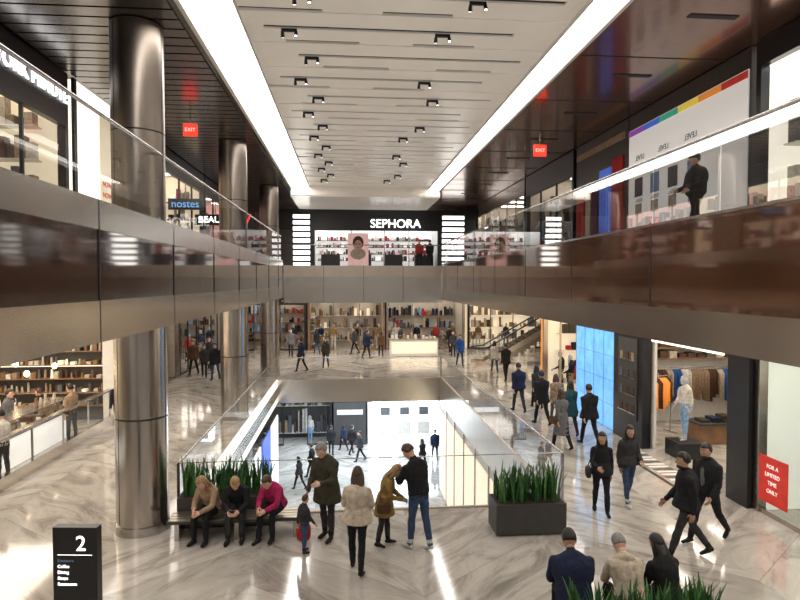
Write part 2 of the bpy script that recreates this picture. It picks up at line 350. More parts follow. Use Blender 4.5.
def rail_glass(mb,p0,p1,z0,z1,step=1.8,cap='steel',cr=.028):
    p0=Vector((*p0,0));p1=Vector((*p1,0));L=(p1-p0).length;d=(p1-p0)/L;n=max(1,round(L/step));g=L/n
    for i in range(n):
        a=p0+d*(i*g+.012);b=p0+d*((i+1)*g-.012)
        mb.quad((a.x,a.y,z0),(b.x,b.y,z0),(b.x,b.y,z1),(a.x,a.y,z1),'glass')
    mb.tube([(p0.x,p0.y,z1+.02),(p1.x,p1.y,z1+.02)],[cr,cr],(0,0,1),cap,n=8)
mb=MB()
X=-3.3
mb.box(X-.06,X,-3,30.55,5.30,5.70,'metal'); mb.box(X-.05,X-.012,-3,30.55,4.35,5.30,'dark_gloss'); mb.box(X-.06,X,-3,30.55,3.79,4.35,'metal_lt')
for i in range(10):
    y=-2+i*3.4; mb.box(X-.05,X+.004,y,y+.02,3.8,5.7,'slot')
mb.build('balcony_fascia_left'); mb=MB(); rail_glass(mb,(X-.1,-3),(X-.1,30.5),5.66,6.9); mb.build('glass_railing')
mb=MB();X=4.9
mb.box(X,X+.06,-3,30.55,4.20,5.52,'brown_gloss'); mb.box(X-.01,X+.06,-3,30.55,3.67,4.20,'metal_lt')
mb.box(X-.012,X+.05,-3,30.55,5.5,5.54,'steel')
for i in range(10):
    y=-1+i*3.4; mb.box(X-.006,X+.05,y,y+.02,3.7,5.5,'slot')
mb.build('balcony_fascia_right'); mb=MB(); rail_glass(mb,(X+.1,-3),(X+.1,30.5),5.5,6.6); mb.build('glass_railing')
mb=MB(); mb.box(-3.3,4.88,30.6,30.68,4.85,5.45,'metal_warm'); mb.box(-3.3,4.88,30.58,30.68,3.52,4.85,'metal_lt')
for i in range(4): mb.box(-3.3+i*2.05,-3.28+i*2.05,30.57,30.6,3.52,5.45,'slot')
mb.build('bridge_fascia'); mb=MB(); rail_glass(mb,(-3.2,30.75),(4.8,30.75),5.46,6.5); mb.build('glass_railing')
mb=MB()
mb.box(HX0-.02,HX0+.04,HY0,HY1,-1.0,.06,'lit_white'); mb.box(HX0+.04,HX0+.06,HY0,HY1,-.7,-.25,'metal_lt')
mb.box(HX1-.04,HX1+.02,HY0,HY1,-1.15,.08,'metal_warm'); mb.box(HX0,HX1,HY1-.04,HY1+.04,-1.03,.05,'metal_lt'); mb.box(HX0,HX1,HY0-.02,HY0+.04,-.9,.03,'metal_warm')
mb.build('trim_opening')
mb=MB()
for a,b,c in (((HX0,HY0),(HX0,HY1),.028),((HX1,HY0),(HX1,HY1),.028),((HX0,HY1),(HX1,HY1),.02),((HX0,HY0),(HX1,HY0),.010)): rail_glass(mb,a,b,.05,1.05,cr=c)
for p in ((HX1,HY0),(HX1,HY1),(HX0,HY1),(HX0,HY0)): mb.box(p[0]-.03,p[0]+.03,p[1]-.03,p[1]+.03,0,1.07,'steel')
mb.build('glass_railing')
mb=MB(); mb.box(-3.5,-3.3,9,27.7,-5.5,-1.0,'dark_gloss')
for i in range(6): mb.box(-3.3,-3.27,12+i*2.7,14.3+i*2.7,-4.8,-1.6,'lit_blue' if i==4 else ('lit_white' if i%2 else 'steel'))
mb.build('wall_lower_left')
mb=MB(); mb.box(4.4,4.6,9,27.7,-5.5,-1.1,'beige_wall')
for i in range(9):
    y=10+i*2; mb.box(4.37,4.4,y+.15,y+1.85,-5.3,-1.5,'lit_cream'); mb.box(4.36,4.4,y,y+.06,-5.5,-1.1,'metal')
mb.build('wall_lower_right')
mb=MB(); mb.box(-10,10,38.6,38.8,-5.5,-1,'charcoal'); mb.build('wall_lower_back')
mb=MB(); mb.box(-3.3,4.4,8.8,9,-5.5,-.4,'beige_wall'); mb.build('wall_lower_front')
mb=MB(); mb.box(-12,-11.8,-3,44,0,3.82,'cream'); mb.build('wall_left')
mb=MB(); mb.box(16.8,17,-3,44,0,3.7,'cream'); mb.build('wall_right')
mb=MB(); mb.box(-12,17,43.8,44,0,3.6,'cream'); mb.build('wall_back')
mb=MB(); mb.box(-8.6,-8.4,-3,41,5.45,9.3,'charcoal'); mb.build('wall_upper_left')
mb=MB(); mb.box(11.3,11.5,-3,41,5.45,9.3,'charcoal'); mb.build('wall_upper_right')
mb=MB(); mb.box(-8.6,11.5,40.8,41,5.45,9.3,'cream'); mb.build('wall_upper_back')
def column(y,x=-3.83,r=.46):
    mb=MB()
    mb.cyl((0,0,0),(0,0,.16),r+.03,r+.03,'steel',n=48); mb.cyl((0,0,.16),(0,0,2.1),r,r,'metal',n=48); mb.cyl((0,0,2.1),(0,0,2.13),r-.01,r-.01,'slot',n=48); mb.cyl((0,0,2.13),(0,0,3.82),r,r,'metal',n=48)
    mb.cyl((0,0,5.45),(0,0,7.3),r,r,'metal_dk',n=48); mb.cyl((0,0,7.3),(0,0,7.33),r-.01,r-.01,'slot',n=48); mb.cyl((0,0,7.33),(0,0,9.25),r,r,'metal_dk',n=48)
    for a in (20,140,260): mb.box(-.006,.006,r-.006,r+.003,.2,3.8,'slot',Matrix.Rotation(R(a),4,'Z'));mb.box(-.006,.006,r-.006,r+.003,5.5,9.2,'slot',Matrix.Rotation(R(a),4,'Z'))
    mb.build('steel_column',(x,y,0))
for y in (2.3,11.3,20.3,29.4): column(y)
# ---------------------------------------------------------------- storefronts
PALS={'cloth':['f_navy','f_tan','f_white','f_brown','f_grey','f_ltblue','f_red','f_cream','f_black','f_olive'],
 'cos':['f_white','lit_pink','black','f_red','f_cream','lit_white','f_magenta','f_tan'],
 'neutral':['f_white','f_grey','f_cream','charcoal','f_white','f_tan'],
 'food':['f_white','lit_cream','f_mustard','f_tan','f_brown','f_cream','f_grey','wood','f_cream']}
def storefront(name,L,h,depth,loc,rot,frame='black',back='cream',pal='cloth',light='store_light',rows=4,header=.5,txt=None,tsize=.35,nman=2,seed=0,mull=1.7,txtmat='letter',open_mid=True,tables=True):
    rn=random.Random(seed);mb=MB();P=PALS[pal]
    mb.box(0,L,-.04,.12,h-header,h-.01,frame); mb.box(0,.14,-.04,.14,0,h-header,frame); mb.box(L-.14,L,-.04,.14,0,h-header,frame)
    n=max(2,round(L/mull));g=L/n;mid=n//2
    for i in range(n):
        if i>0: mb.box(i*g-.025,i*g+.025,0,.07,0,h-header,frame)
        if not(open_mid and i==mid):
            mb.quad((i*g+.03,.035,.1),((i+1)*g-.03,.035,.1),((i+1)*g-.03,.035,h-header),(i*g+.03,.035,h-header),'shop_glass'); mb.box(i*g,(i+1)*g,0,.07,0,.1,frame)
    mb.box(0,.06,.14,depth,0,h-.02,back);mb.box(L-.06,L,.14,depth,0,h-.02,back);mb.box(0,L,depth-.06,depth,0,h-.02,back);mb.box(.06,L-.06,.14,depth-.06,h-.14,h-.04,'wall_white')
    ns=max(1,int(L/1.8))
    for i in range(ns):
        x=(i+.5)*L/ns; mb.box(x-.12,x+.12,.5,depth-.5,h-.18,h-.141,light)
    def shelf(side):
        for r in range(rows):
            z=.35+r*(h-.9)/rows; zt=(h-.9)/rows-.12
            if side==0:
                mb.box(.2,L-.2,depth-.42,depth-.07,z,z+.03,'wood' if seed%2 else 'wall_white');a,b=.25,L-.4
            else: mb.box(L-.4 if side==1 else .07,L-.07 if side==1 else .4,.5,depth-.5,z,z+.03,'wood' if seed%2 else 'wall_white');a,b=.55,depth-.7
            x=a
            while x<b:
                w=rn.uniform(.06,.22);hh=rn.uniform(.12,zt);c=rn.choice(P)
                if rn.random()<.85:
                    if side==0: mb.box(x,x+w,depth-.38,depth-.12,z+.03,z+.03+hh,c)
                    elif side==1: mb.box(L-.36,L-.12,x,x+w,z+.03,z+.03+hh,c)
                    else: mb.box(.12,.36,x,x+w,z+.03,z+.03+hh,c)
                x+=w+rn.uniform(.02,.06)
    shelf(0)
    if depth>1.8: shelf(1 if rot==90 else 2)
    if tables and depth>1.6:
        x=.7
        while x<L-1.3:
            if not(abs(x+.4-(mid+.5)*g)<.8):
                mb.box(x,x+.9,depth*.42,depth*.42+.5,.72,.78,'wood')
                for a in (x+.04,x+.82):
                    mb.box(a,a+.04,depth*.42+.02,depth*.42+.06,0,.72,'steel'); mb.box(a,a+.04,depth*.42+.44,depth*.42+.48,0,.72,'steel')
                for q in range(5): xx=x+.06+q*.17; mb.box(xx,xx+.12,depth*.42+.1,depth*.42+.38,.78,.78+rn.uniform(.05,.3),rn.choice(P))
            x+=rn.uniform(1.5,2.2)
    o=mb.build(name,loc,rot)
    for i in range(nman):
        x=(i+.5)*L/nman+rn.uniform(-.3,.3); mannequin(rn.randrange(5),(x,.65,.0),180+rn.uniform(-40,40),o)
    if txt: text(txt,tsize,(L/2,-.07,h-header/2),(R(90),0,0),txtmat,'sign_letters',o)
    return o
storefront('shop_window',2.7,3.68,1.6,(8.2,11.15,0),-90,'metal','lit_green','neutral','store_light',2,.5,seed=3,nman=0,open_mid=False,mull=1.3,tables=False)
mb=MB();mb.box(8.05,8.3,11.18,11.85,0,3.68,'black');mb.build('wall_pier')
storefront('shop_window',6.2,3.68,2.2,(8.2,8.4,0),-90,'metal','cream','cloth',seed=4,nman=2)
mb=MB(); mb.box(8.13,8.16,10.2,10.95,.3,1.2,'red_panel')
o=mb.build('sale_poster')
for i,t in enumerate(('FOR A','LIMITED','TIME','ONLY')): text(t,.11,(8.12,10.57,1.02-i*.16),(R(90),0,R(-90)),'lit_white','poster_text',o,.002)
mb=MB();Y0,Y1=11.95,15.4;YB=18.6
mb.box(8.2,13.4,Y0-.08,Y0,0,3.68,'wall_white');mb.box(8.35,13.4,YB,YB+.1,0,3.68,'wall_white');mb.box(13.3,13.4,Y0,YB,0,3.68,'wall_white');mb.box(8.35,8.42,Y1,YB,0,3.6,'wall_white')
mb.box(8.18,8.32,Y0,Y1,3.05,3.68,'charcoal');mb.box(8.14,8.18,Y0+.2,Y1-.2,3.0,3.3,'lit_glow');mb.box(8.35,13.3,Y0,YB,3.5,3.6,'wall_white')
for x in (9,10.4,11.8): mb.box(x,x+.2,Y0+.3,YB-.3,3.45,3.499,'store_light')
rn=random.Random(5)
for z in (2.45,2.1):
    mb.box(9,13.2,YB-.45,YB,z,z+.04,'wood');x=9.1
    while x<13.0: mb.box(x,x+.24,YB-.4,YB-.1,z+.04,z+.04+rn.uniform(.08,.24),rn.choice(['f_tan','f_brown','f_cream','f_grey','wood']));x+=.32
mb.box(9.9,11.6,15.7,16.4,0,.55,'wood');mb.box(9.85,11.65,15.65,16.45,.55,.6,'charcoal')
for q in range(5): mb.box(10.0+q*.32,10.24+q*.32,15.8,16.2,.6,.68+.05*(q%3),rn.choice(PALS['cloth']))
mb.build('clothing_store')
def rack(loc,rot,L,seed,cols,parent=None,h=1.75):
    rn=random.Random(seed);mb=MB()
    mb.cyl((0,0,h),(L,0,h),.015,.015,'steel',8)
    for x in(0,L): mb.cyl((x,0,0),(x,0,h),.015,.015,'steel',8);mb.cyl((x,-.25,.015),(x,.25,.015),.015,.015,'steel',8)
    x=.06
    while x<L-.05:
        m=cols[int(x/L*len(cols)*2)%len(cols)];z0=rn.uniform(.75,1.0)
        mb.tube([(x,0,h-.07),(x,0,h-.2),(x,0,h-.45),(x,0,z0)],[(.06,.02),(.2,.035),(.19,.04),(.21,.045)],(0,1,0),m,n=10,cap=.3)
        mb.cyl((x,0,h-.05),(x,0,h+.01),.006,.006,'steel',5);x+=.1
    return mb.build('clothing_rack',loc,rot,parent)
rack((9.6,18.1,0),0,3.4,1,['f_tan','f_brown','f_cream','f_blue','f_white','f_tan'],None,1.85);rack((11.9,16.6,0),0,1.2,2,['f_navy','f_grey','f_tan']);rack((9.0,16.9,0),20,.9,4,['lit_orange','f_brown'])
mb=MB();mb.box(-.35,.35,-.35,.35,0,.42,'black');mb.build('display_plinth',(8.85,14.75,0),bevel=.01);mannequin(0,(8.85,14.75,.42),100)
mb=MB()
for i in range(18): mb.box(7.45,7.95,11.95+i*.195,12.05+i*.195,.001,.004,'wall_white' if i%3 else 'charcoal')
mb.box(7.25,7.35,11.9,15.4,.001,.004,'charcoal');mb.build('entrance_floor_inlay')
mb=MB(); mb.box(8.05,8.3,15.48,17.25,0,3.68,'black');mb.box(8.02,8.05,15.75,16.9,.7,3.0,'charcoal')
for i in range(4):
    mb.box(8.0,8.02,15.8,16.85,.85+i*.5,.88+i*.5,'steel')
    for j in range(3): mb.box(8.0,8.02,15.9+j*.34,16.05+j*.34,.88+i*.5,1.1+i*.5,rn.choice(['f_tan','f_grey','f_brown','charcoal']))
mb.build('display_case')
mb=MB(); mb.box(8.1,8.3,17.3,20.3,.05,3.68,'screen_blue')
for i in range(1,4): mb.box(8.085,8.1,17.3+i*.75,17.31+i*.75,.05,3.68,'f_ltblue')
for i in range(1,5): mb.box(8.085,8.1,17.3,20.3,.05+i*.75,.06+i*.75,'f_ltblue')
mb.build('video_wall')
storefront('clothing_store',3.8,3.68,3.5,(8.2,24.15,0),-90,'metal_warm','lit_cream','cloth',seed=8,nman=4)
mb=MB();mb.cyl((0,0,0),(0,0,3.7),.35,.35,'lit_orange',32);mb.cyl((0,0,0),(0,0,.2),.38,.38,'steel',32);mb.build('copper_column',(8.6,24.6,0))
storefront('clothing_store',4.9,3.68,3,(11.8,30.8,0),-90,'metal','cream','cloth',seed=9,nman=3)
storefront('clothing_store',5.2,3.56,3,(-8,40,0),0,'black','cream','cloth',seed=11,nman=3,txt='SUPPLY',tsize=.4)
storefront('clothing_store',5.2,3.56,3.5,(-2.7,40,0),0,'wood','cream','food',seed=12,nman=4,header=.35,rows=3)
storefront('clothing_store',5.4,3.56,3.5,(2.6,40,0),0,'metal','cream','cloth',seed=13,nman=4,header=.35,rows=3)
storefront('clothing_store',8.0,3.56,3.5,(8.2,40,0),0,'black','lit_cream','food',seed=16,nman=4,header=.35,rows=3)
storefront('clothing_store',8.6,3.78,3,(-8.2,20.8,0),90,'metal','cream','cloth',seed=14,nman=4)
storefront('clothing_store',10.3,3.78,3,(-8.2,29.5,0),90,'black','cream','cloth',seed=15,nman=4)
# L3 right
storefront('electronics_store',5.6,3.83,3,(8.0,11.0,5.45),-90,'black','lit_glow','neutral','cool_light',2,.5,seed=20,nman=0,open_mid=False)
mb=MB();mb.box(8.0,8.2,11.2,16.3,5.45,9.28,'charcoal');mb.box(7.97,8.0,11.25,16.25,5.5,8.85,'advert_white')
cols=['lit_red','lit_orange','lit_yellow','lit_teal','lit_blue','lit_purple']
for i in range(12):
    y=11.25+i*.4167; mb.box(7.955,7.97,y,y+.4167,8.68,8.83,cols[i//2])
for c in range(4):
    y=12.9+c*.85
    mb.box(7.955,7.97,y,y+.42,6.95,7.45,rn.choice(['f_grey','f_tan','f_ltblue','f_cream']));mb.box(7.955,7.97,y+.04,y+.38,6.45,6.75,rn.choice(['f_grey','f_tan','f_ltblue','f_cream']))
    mb.box(7.955,7.97,y,y+.5,7.6,7.62,'charcoal')
    for q in range(3): mb.box(7.955,7.97,y,y+.4-.06*q,6.8+q*.035,6.812+q*.035,'f_grey')
o=mb.build('store_advert_wall')
for c in range(3): text('LEVEL',.2,(7.95,13.2+c*1.2,8.0),(R(90),0,R(-90)),'charcoal','advert_text',o,.003,-1)
text('verizon',.55,(7.94,15.0,5.98),(R(90),0,R(-90)),'lit_blue','advert_text',o,.003,-1)
mb=MB();mb.box(8.0,8.2,16.35,20.2,5.45,9.28,'charcoal')
for i,(c,y0,y1) in enumerate((('f_red',16.6,17.3),('lit_blue',17.4,18.2),('f_plum',18.3,18.8),('f_cream',18.9,19.3),('f_red',19.4,20.0))): mb.box(7.95,8.0,y0,y1,5.6,8.3-.2*i,c)
mb.box(7.96,8.0,16.5,20.1,8.75,8.95,'f_tan');mb.build('banner_wall')
storefront('gift_shop',5.6,3.83,3,(8.0,26,5.45),-90,'black','cream','cloth',seed=22,nman=2,header=.9)
storefront('clothing_store',9.6,3.83,3,(8.0,35.8,5.45),-90,'metal','cream','cloth',seed=23,nman=3,header=.7)
# L3 left
def lw(y0,L,**k): return storefront(k.pop('name','clothing_store'),L,3.83,2.0,(-6.3,y0,5.45),90,**k)
o=lw(5,9.0,frame='black',back='lit_cream',pal='food',seed=30,nman=1,header=1.2,name='food_shop')
text('NEW YORK MINUTE',.42,(7.0,-.07,3.25),(R(90),0,0),'letter','sign_letters',o)
mb=MB();mb.box(-6.4,-6.25,14.3,17.2,5.45,9.25,'lit_glow');mb.box(-6.25,-6.22,15.6,16.9,6.0,8.9,'lit_cream');mb.box(-6.26,-6.2,14.15,14.3,5.45,9.25,'black');mb.box(-6.26,-6.2,17.2,17.35,5.45,9.25,'black')
o=mb.build('lit_wall_sign')
for i in range(3): text('NOW OPEN',.2,(-6.2,16.25,7.1-i*.28),(R(90),0,R(90)),'red_panel','sign_letters',o,.003)
lw(17.6,9.0,frame='black',back='lit_cream',pal='cos',seed=31,nman=2,header=.8)
lw(26.8,9.1,frame='black',back='lit_pink',pal='cloth',seed=32,nman=2,header=.8)
def reflected_sign(loc,w,h,m,t,tm,ts):  # solid signs standing in for shop signs mirrored in the glass
    mb=MB();mb.box(-w/2,w/2,-.05,.05,-h/2,h/2,m);mb.cyl((0,0,h/2),(0,0,h/2+.5),.02,.02,'steel',8);o=mb.build('sign_reflection',loc);text(t,ts,(0,-.06,0),(R(90),0,0),tm,'sign_letters',o,.004)
reflected_sign((-5.3,20,7.15),1.1,.36,'black','nostes',"screen_blue",.34);reflected_sign((-5.0,23,6.95),1.5,.4,'black','BEAUTY',"letter",.34);reflected_sign((-4.5,27,7.35),.8,.7,'black','V','exit_red',.7)
# cosmetics store
mb=MB();Yf=36
mb.box(-4.6,7.9,Yf-.05,Yf+.15,7.72,8.97,'black')
mb.box(-2.2,-2.0,Yf,Yf+.2,5.45,7.72,'black');mb.box(5.5,5.7,Yf,Yf+.2,5.45,7.72,'black')
for x0,x1 in ((-3.35,-2.2),(5.7,7.2)):
    mb.box(x0,x1,Yf+.05,Yf+.2,5.45,8.4,'black')
    for i in range(9): mb.box(x0+.08,x1-.08,Yf-.1,Yf+.05,5.55+i*.36,5.76+i*.36,'slat_light')
mb.box(-4.6,-3.35,Yf,Yf+.2,5.45,7.72,'charcoal');mb.box(7.2,7.9,Yf,Yf+.2,5.45,7.72,'charcoal')
mb.box(-2.2,5.7,Yf+4.2,Yf+4.3,5.45,8.4,'lit_white');mb.box(-2.3,-2.2,Yf+.2,Yf+4.2,5.45,8.4,'wall_white');mb.box(5.7,5.8,Yf+.2,Yf+4.2,5.45,8.4,'wall_white');mb.box(-2.2,5.7,Yf+.2,Yf+4.2,8.3,8.4,'wall_white')
for i in range(5): mb.box(-1.8+i*1.6,-1.4+i*1.6,Yf+.6,Yf+3.8,8.26,8.299,'cool_light')
for r in range(4):
    mb.box(-2.1,5.6,Yf+3.8,Yf+4.19,6.0+r*.45,6.03+r*.45,'black')
    x=-2.
    while x<5.4:
        w=rn.uniform(.06,.2);mb.box(x,x+w,Yf+3.85,Yf+4.1,6.03+r*.45,6.03+r*.45+rn.uniform(.1,.33),rn.choice(PALS['cos']));x+=w+.03
for i in range(4):
    x=-1.7+i*2.0
    mb.box(x,x+1.2,Yf+1.8,Yf+2.4,5.45,6.35,'black')
    for q in range(8): mb.box(x+.05+q*.14,x+.14+q*.14,Yf+1.85,Yf+2.3,6.35,6.35+rn.uniform(.08,.35),rn.choice(PALS['cos']))
for x in (-2.0,.2,2.2,3.7): mb.box(x,x+.05,Yf,Yf+.06,5.45,7.72,'steel')
for x0,x1 in ((-1.95,.2),(.25,2.2)): mb.quad((x0,Yf+.03,5.5),(x1,Yf+.03,5.5),(x1,Yf+.03,7.72),(x0,Yf+.03,7.72),'shop_glass')
o=mb.build('cosmetics_store');text('SEPHORA',.72,(2.9,Yf-.1,8.12),(R(90),0,0),'letter','sign_letters',o,.03)
mb=MB();mb.box(.0,1.25,35.9,35.95,5.46,7.55,'lit_pink')
mb.ell((.62,35.9,6.85),(.26,.02,.36),'skin_a');mb.ell((.62,35.905,6.98),(.36,.02,.42),'hair_brown');mb.ell((.62,35.905,6.3),(.5,.02,.35),'f_cream')
mb.ell((.62,35.885,6.83),(.23,.02,.31),'skin_a')
for q in(-1,1): mb.ell((.62+q*.1,35.866,6.9),(.05,.01,.025),'eye_d')
mb.ell((.62,35.866,6.68),(.09,.01,.03),'lip');mb.build('portrait_poster')
# lower level back shops
storefront('shop_window',6,4.4,2,(-7,36.6,-5.5),0,'black','charcoal','neutral','cool_light',2,1.2,seed=40,nman=2)
mb=MB();mb.box(1.2,5.9,36.6,36.8,-5.5,-1.1,'wall_white');mb.box(1.5,5.6,36.5,36.6,-5.1,-2.2,'cool_light')
for i in range(3): mb.box(1.9+i*1.2,2.7+i*1.2,36.42,36.5,-4.9,-4.1,'f_white');mb.box(2.0+i*1.2,2.6+i*1.2,36.42,36.5,-3.7,-3.2,'f_grey')
mb.build('lit_shop_window')
mb=MB();mb.box(-.9,1.1,36.4,38.4,-5.5,-1.1,'charcoal');mb.box(-.7,.9,36.35,36.4,-3.6,-3.3,'f_white');mb.build('wall_pier')
def exitsign(loc):
    mb=MB();mb.box(-.18,.18,-.03,.03,-.16,.16,'exit_red');mb.box(-.19,.19,.03,.05,-.17,.17,'black');mb.cyl((0,0,.16),(0,0,.5),.012,.012,'steel',6)
    o=mb.build('exit_sign',loc);text('EXIT',.14,(0,-.035,0),(R(90),0,0),'lit_white','exit_letters',o,.003)
exitsign((-4.28,16.7,8.75));exitsign((5.62,17,8.45))
def tspot(x,y):
    mb=MB();mb.box(-.02,.28,-.02,.02,.04,.10,'black')
    for dx,ty in((0,.05),(.26,-.05)): mb.cyl((dx,0,.05),(dx,ty,-.05),.03,.04,'black',12);mb.cyl((dx,ty,-.051),(dx,ty*1.02,-.055),.028,.028,'slat_light',12)
    mb.build('track_spotlight',(x,y,Z-.1))
for k in range(18):
    y=4.72+k*1.4
    tspot(-1.25 if k%2 else -.9,y)
    if k%3: tspot(1.75 if k%2 else 2.15,y)
# escalator rising to the right
mb=MB();n=26
for i in range(n):
    y=-i*.35;z=i*.2;mb.box(-.5,.5,y-.35,y,max(0,z-.35),z+.02,'steel');mb.box(-.48,.48,y-.34,y-.02,z+.02,z+.025,'charcoal')
for x in(-.6,.6):
    mb.tube([(x,.7,.9),(x,0,.98),(x,-9.1,6.1)],[.045]*3,(1,0,0),'black',n=8);mb.quad((x,.7,.1),(x,-9.1,5.2),(x,-9.1,6.0),(x,.7,.9),'glass')
    mb.box(x-.04,x+.04,0,.7,0,.2,'metal_lt')
    for q in (x,x*1.06): mb.quad((q,0,0),(q,-9.1,4.85),(q,-9.1,5.4),(q,0,.25),'metal_lt')
mb.build('escalator',(7.7,32.6,0),90)
mb=MB();mb.box(0,3.0,0,.7,0,1.0,'wall_white');mb.box(-.05,3.05,-.05,.75,1.0,1.05,'metal_warm');mb.box(.1,2.9,-.02,0,.15,.85,'lit_cream')
for q in range(12): mb.box(.1+q*.24,.24+q*.24,.15,.5,1.05,1.1+rn.uniform(.05,.3),rn.choice(PALS['neutral']))
mb.build('display_kiosk',(2.6,36.4,0))
# cafe left
mb=MB();X=-7.6
mb.box(X-.08,X+.04,4,19.7,0,.3,'metal_lt');mb.box(X-.12,X+.06,4,19.7,1.12,1.16,'steel')
for i in range(11): mb.box(X-.03,X+.01,4+i*1.55,4.04+i*1.55,.3,1.12,'steel')
mb.quad((X,4,.3),(X,19.7,.3),(X,19.7,1.12),(X,4,1.12),'glass');mb.build('cafe_partition')
mb=MB();mb.box(-7.9,-7.5,19.75,20.2,0,3.8,'wall_white');mb.build('wall_pier')
mb=MB();mb.box(-8.85,-8.3,8,18.3,0,.75,'lit_white');mb.box(-8.9,-8.25,7.95,18.35,.75,.8,'steel')
mb.box(-8.88,-8.27,8,18.3,1.15,1.18,'steel');mb.box(-8.86,-8.8,8,18.3,1.1,1.15,'shelf_led')
for xx in (-8.27,-8.88): mb.quad((xx,8,.8),(xx,18.3,.8),(xx,18.3,1.15),(xx,8,1.15),'glass')
y=8.2
while y<18.1:
    c=rn.choice(PALS['food']); mb.box(-8.75,-8.4,y,y+.18,.8,.83+rn.uniform(.03,.2),c)
    if rn.random()<.3: mb.cyl((-8.55,y,1.18),(-8.55,y,1.18+rn.uniform(.12,.3)),.05,.035,c,8)
    y+=.25
mb.build('display_counter')
mb=MB();mb.box(-11.8,-7.95,20.45,20.6,0,3.8,'charcoal');YS=20.45
for r in range(5):
    z=.5+r*.45
    mb.box(-11.7,-8.0,YS-.3,YS,z,z+.03,'wood')
    if r%2: mb.box(-11.7,-8.0,YS-.03,YS,z-.05,z-.02,'shelf_led')
    x=-11.6
    while x<-8.1:
        c=rn.choice(PALS['food'])
        if rn.random()<.6: mb.cyl((x,YS-.15,z+.03),(x,YS-.15,z+.03+rn.uniform(.16,.34)),.05,.03,c,7)
        else: mb.box(x-.07,x+.07,YS-.25,YS-.05,z+.03,z+rn.uniform(.1,.3),c)
        x+=rn.uniform(.13,.24)
mb.build('bottle_shelf')
def stool(x,y):
    mb=MB();mb.cyl((0,0,.36),(0,0,.39),.18,.18,'wood',16);mb.cyl((0,0,.02),(0,0,.36),.025,.025,'steel',8);mb.cyl((0,0,0),(0,0,.02),.18,.18,'steel',16);mb.build('stool',(x,y,0))
def ctable(x,y):
    mb=MB();mb.cyl((0,0,.72),(0,0,.75),.27,.27,'wood',20);mb.cyl((0,0,.02),(0,0,.72),.03,.03,'steel',8);mb.cyl((0,0,0),(0,0,.02),.22,.22,'steel',16)
    mb.cyl((.1,.05,.75),(.1,.05,.84),.03,.04,'f_white',10);mb.cyl((-.1,-.08,.75),(-.1,-.08,.765),.1,.11,'f_white',14);mb.build('cafe_table',(x,y,0))
for y in (14.3,16.0,17.7,19.2): ctable(-10.3,y)
for i in range(14):
    mb=MB();mb.cyl((0,0,.1),(0,0,1.7),.006,.006,'black',5);mb.ell((0,0,0),(.07,.07,.09),'warm_lamp');mb.build('pendant_lamp',((-8.9,-10.3,-11.1)[i%3],12.5+i*.52,2.05))
# ---------------------------------------------------------------- furniture / plants
def planter(loc,w,d,h,n,lh,seed,name='planter_with_plants'):
    rn=random.Random(seed);mb=MB()
    mb.box(-w/2,w/2,-d/2,d/2,.03,h,'planter');mb.box(-w/2+.05,w/2-.05,-d/2+.05,d/2-.05,0,.03,'black')
    mb.box(-w/2+.03,w/2-.03,-d/2+.03,d/2-.03,h,h+.004,'soil')
    for i in range(n):
        x=rn.uniform(-w/2+.07,w/2-.07);y=rn.uniform(-d/2+.07,d/2-.07);a=rn.uniform(0,6.28);L=lh*rn.uniform(.6,1.1);tl=rn.uniform(.05,.35)
        dx,dy=math.cos(a),math.sin(a);wd=rn.uniform(.018,.032);m='leaf' if rn.random()<.7 else 'leaf_lt'
        vs=[];K=5
        for k in range(K+1):
            q=k/K;c=Vector((x+dx*tl*L*q*q,y+dy*tl*L*q*q,h+L*q*(1-.1*tl*q)));ww=wd*(1-.9*q**2)*(.7+q*.6)
            vs+=[c+Vector((-dy,dx,0))*ww,c+Vector((dx,dy,0))*ww*-.35,c-Vector((-dy,dx,0))*ww]
        fs=[]
        for k in range(K): o=k*3;fs+=[(o,o+1,o+4,o+3),(o+1,o+2,o+5,o+4)]
        mb.add(vs,fs,m,True)
    return mb.build(name,loc)
planter((-2.3,11.4,0),1.75,.5,.58,190,.68,1)
planter((3.3,10.6,0),1.3,.6,.58,190,.64,2)
planter((3.42,6.45,0),1.9,.45,.55,240,.56,3)
def bench(loc,w,d=.5):
    mb=MB();mb.box(-w/2,w/2,-d/2,d/2,.31,.36,'charcoal')
    for i in range(4): mb.box(-w/2+.02,w/2-.02,-d/2+.02+i*d/4,-d/2-.01+(i+1)*d/4,.36,.37,'metal_warm')
    for x in (-w/2+.12,w/2-.2,-.04): mb.box(x,x+.08,-d/2+.04,d/2-.04,0,.31,'steel')
    return mb.build('bench',loc)
bench((-2.0,10.84,0),2.4,.48);bench((3.4,7.15,0),2.3,.48)
mb=MB();mb.box(-.28,.28,-.06,.06,0,1.52,'black');mb.box(-.3,.3,-.1,.1,0,.03,'steel');mb.box(-.22,.22,-.064,-.06,1.17,1.175,'letter')
o=mb.build('directory_totem',(-3.42,7.7,0),-6,bevel=.004)
text('2',.27,(.08,-.065,1.31),(R(90),0,0),'letter','totem_number',o,.002)
for i,t in enumerate(('Elevators','Coffee','Dining','Shops','Restrooms')): text(t,.055,(-.22,-.065,1.1-i*.075),(R(90),0,0),'letter' if i else 'f_ltblue','totem_text',o,.001,1,'LEFT')
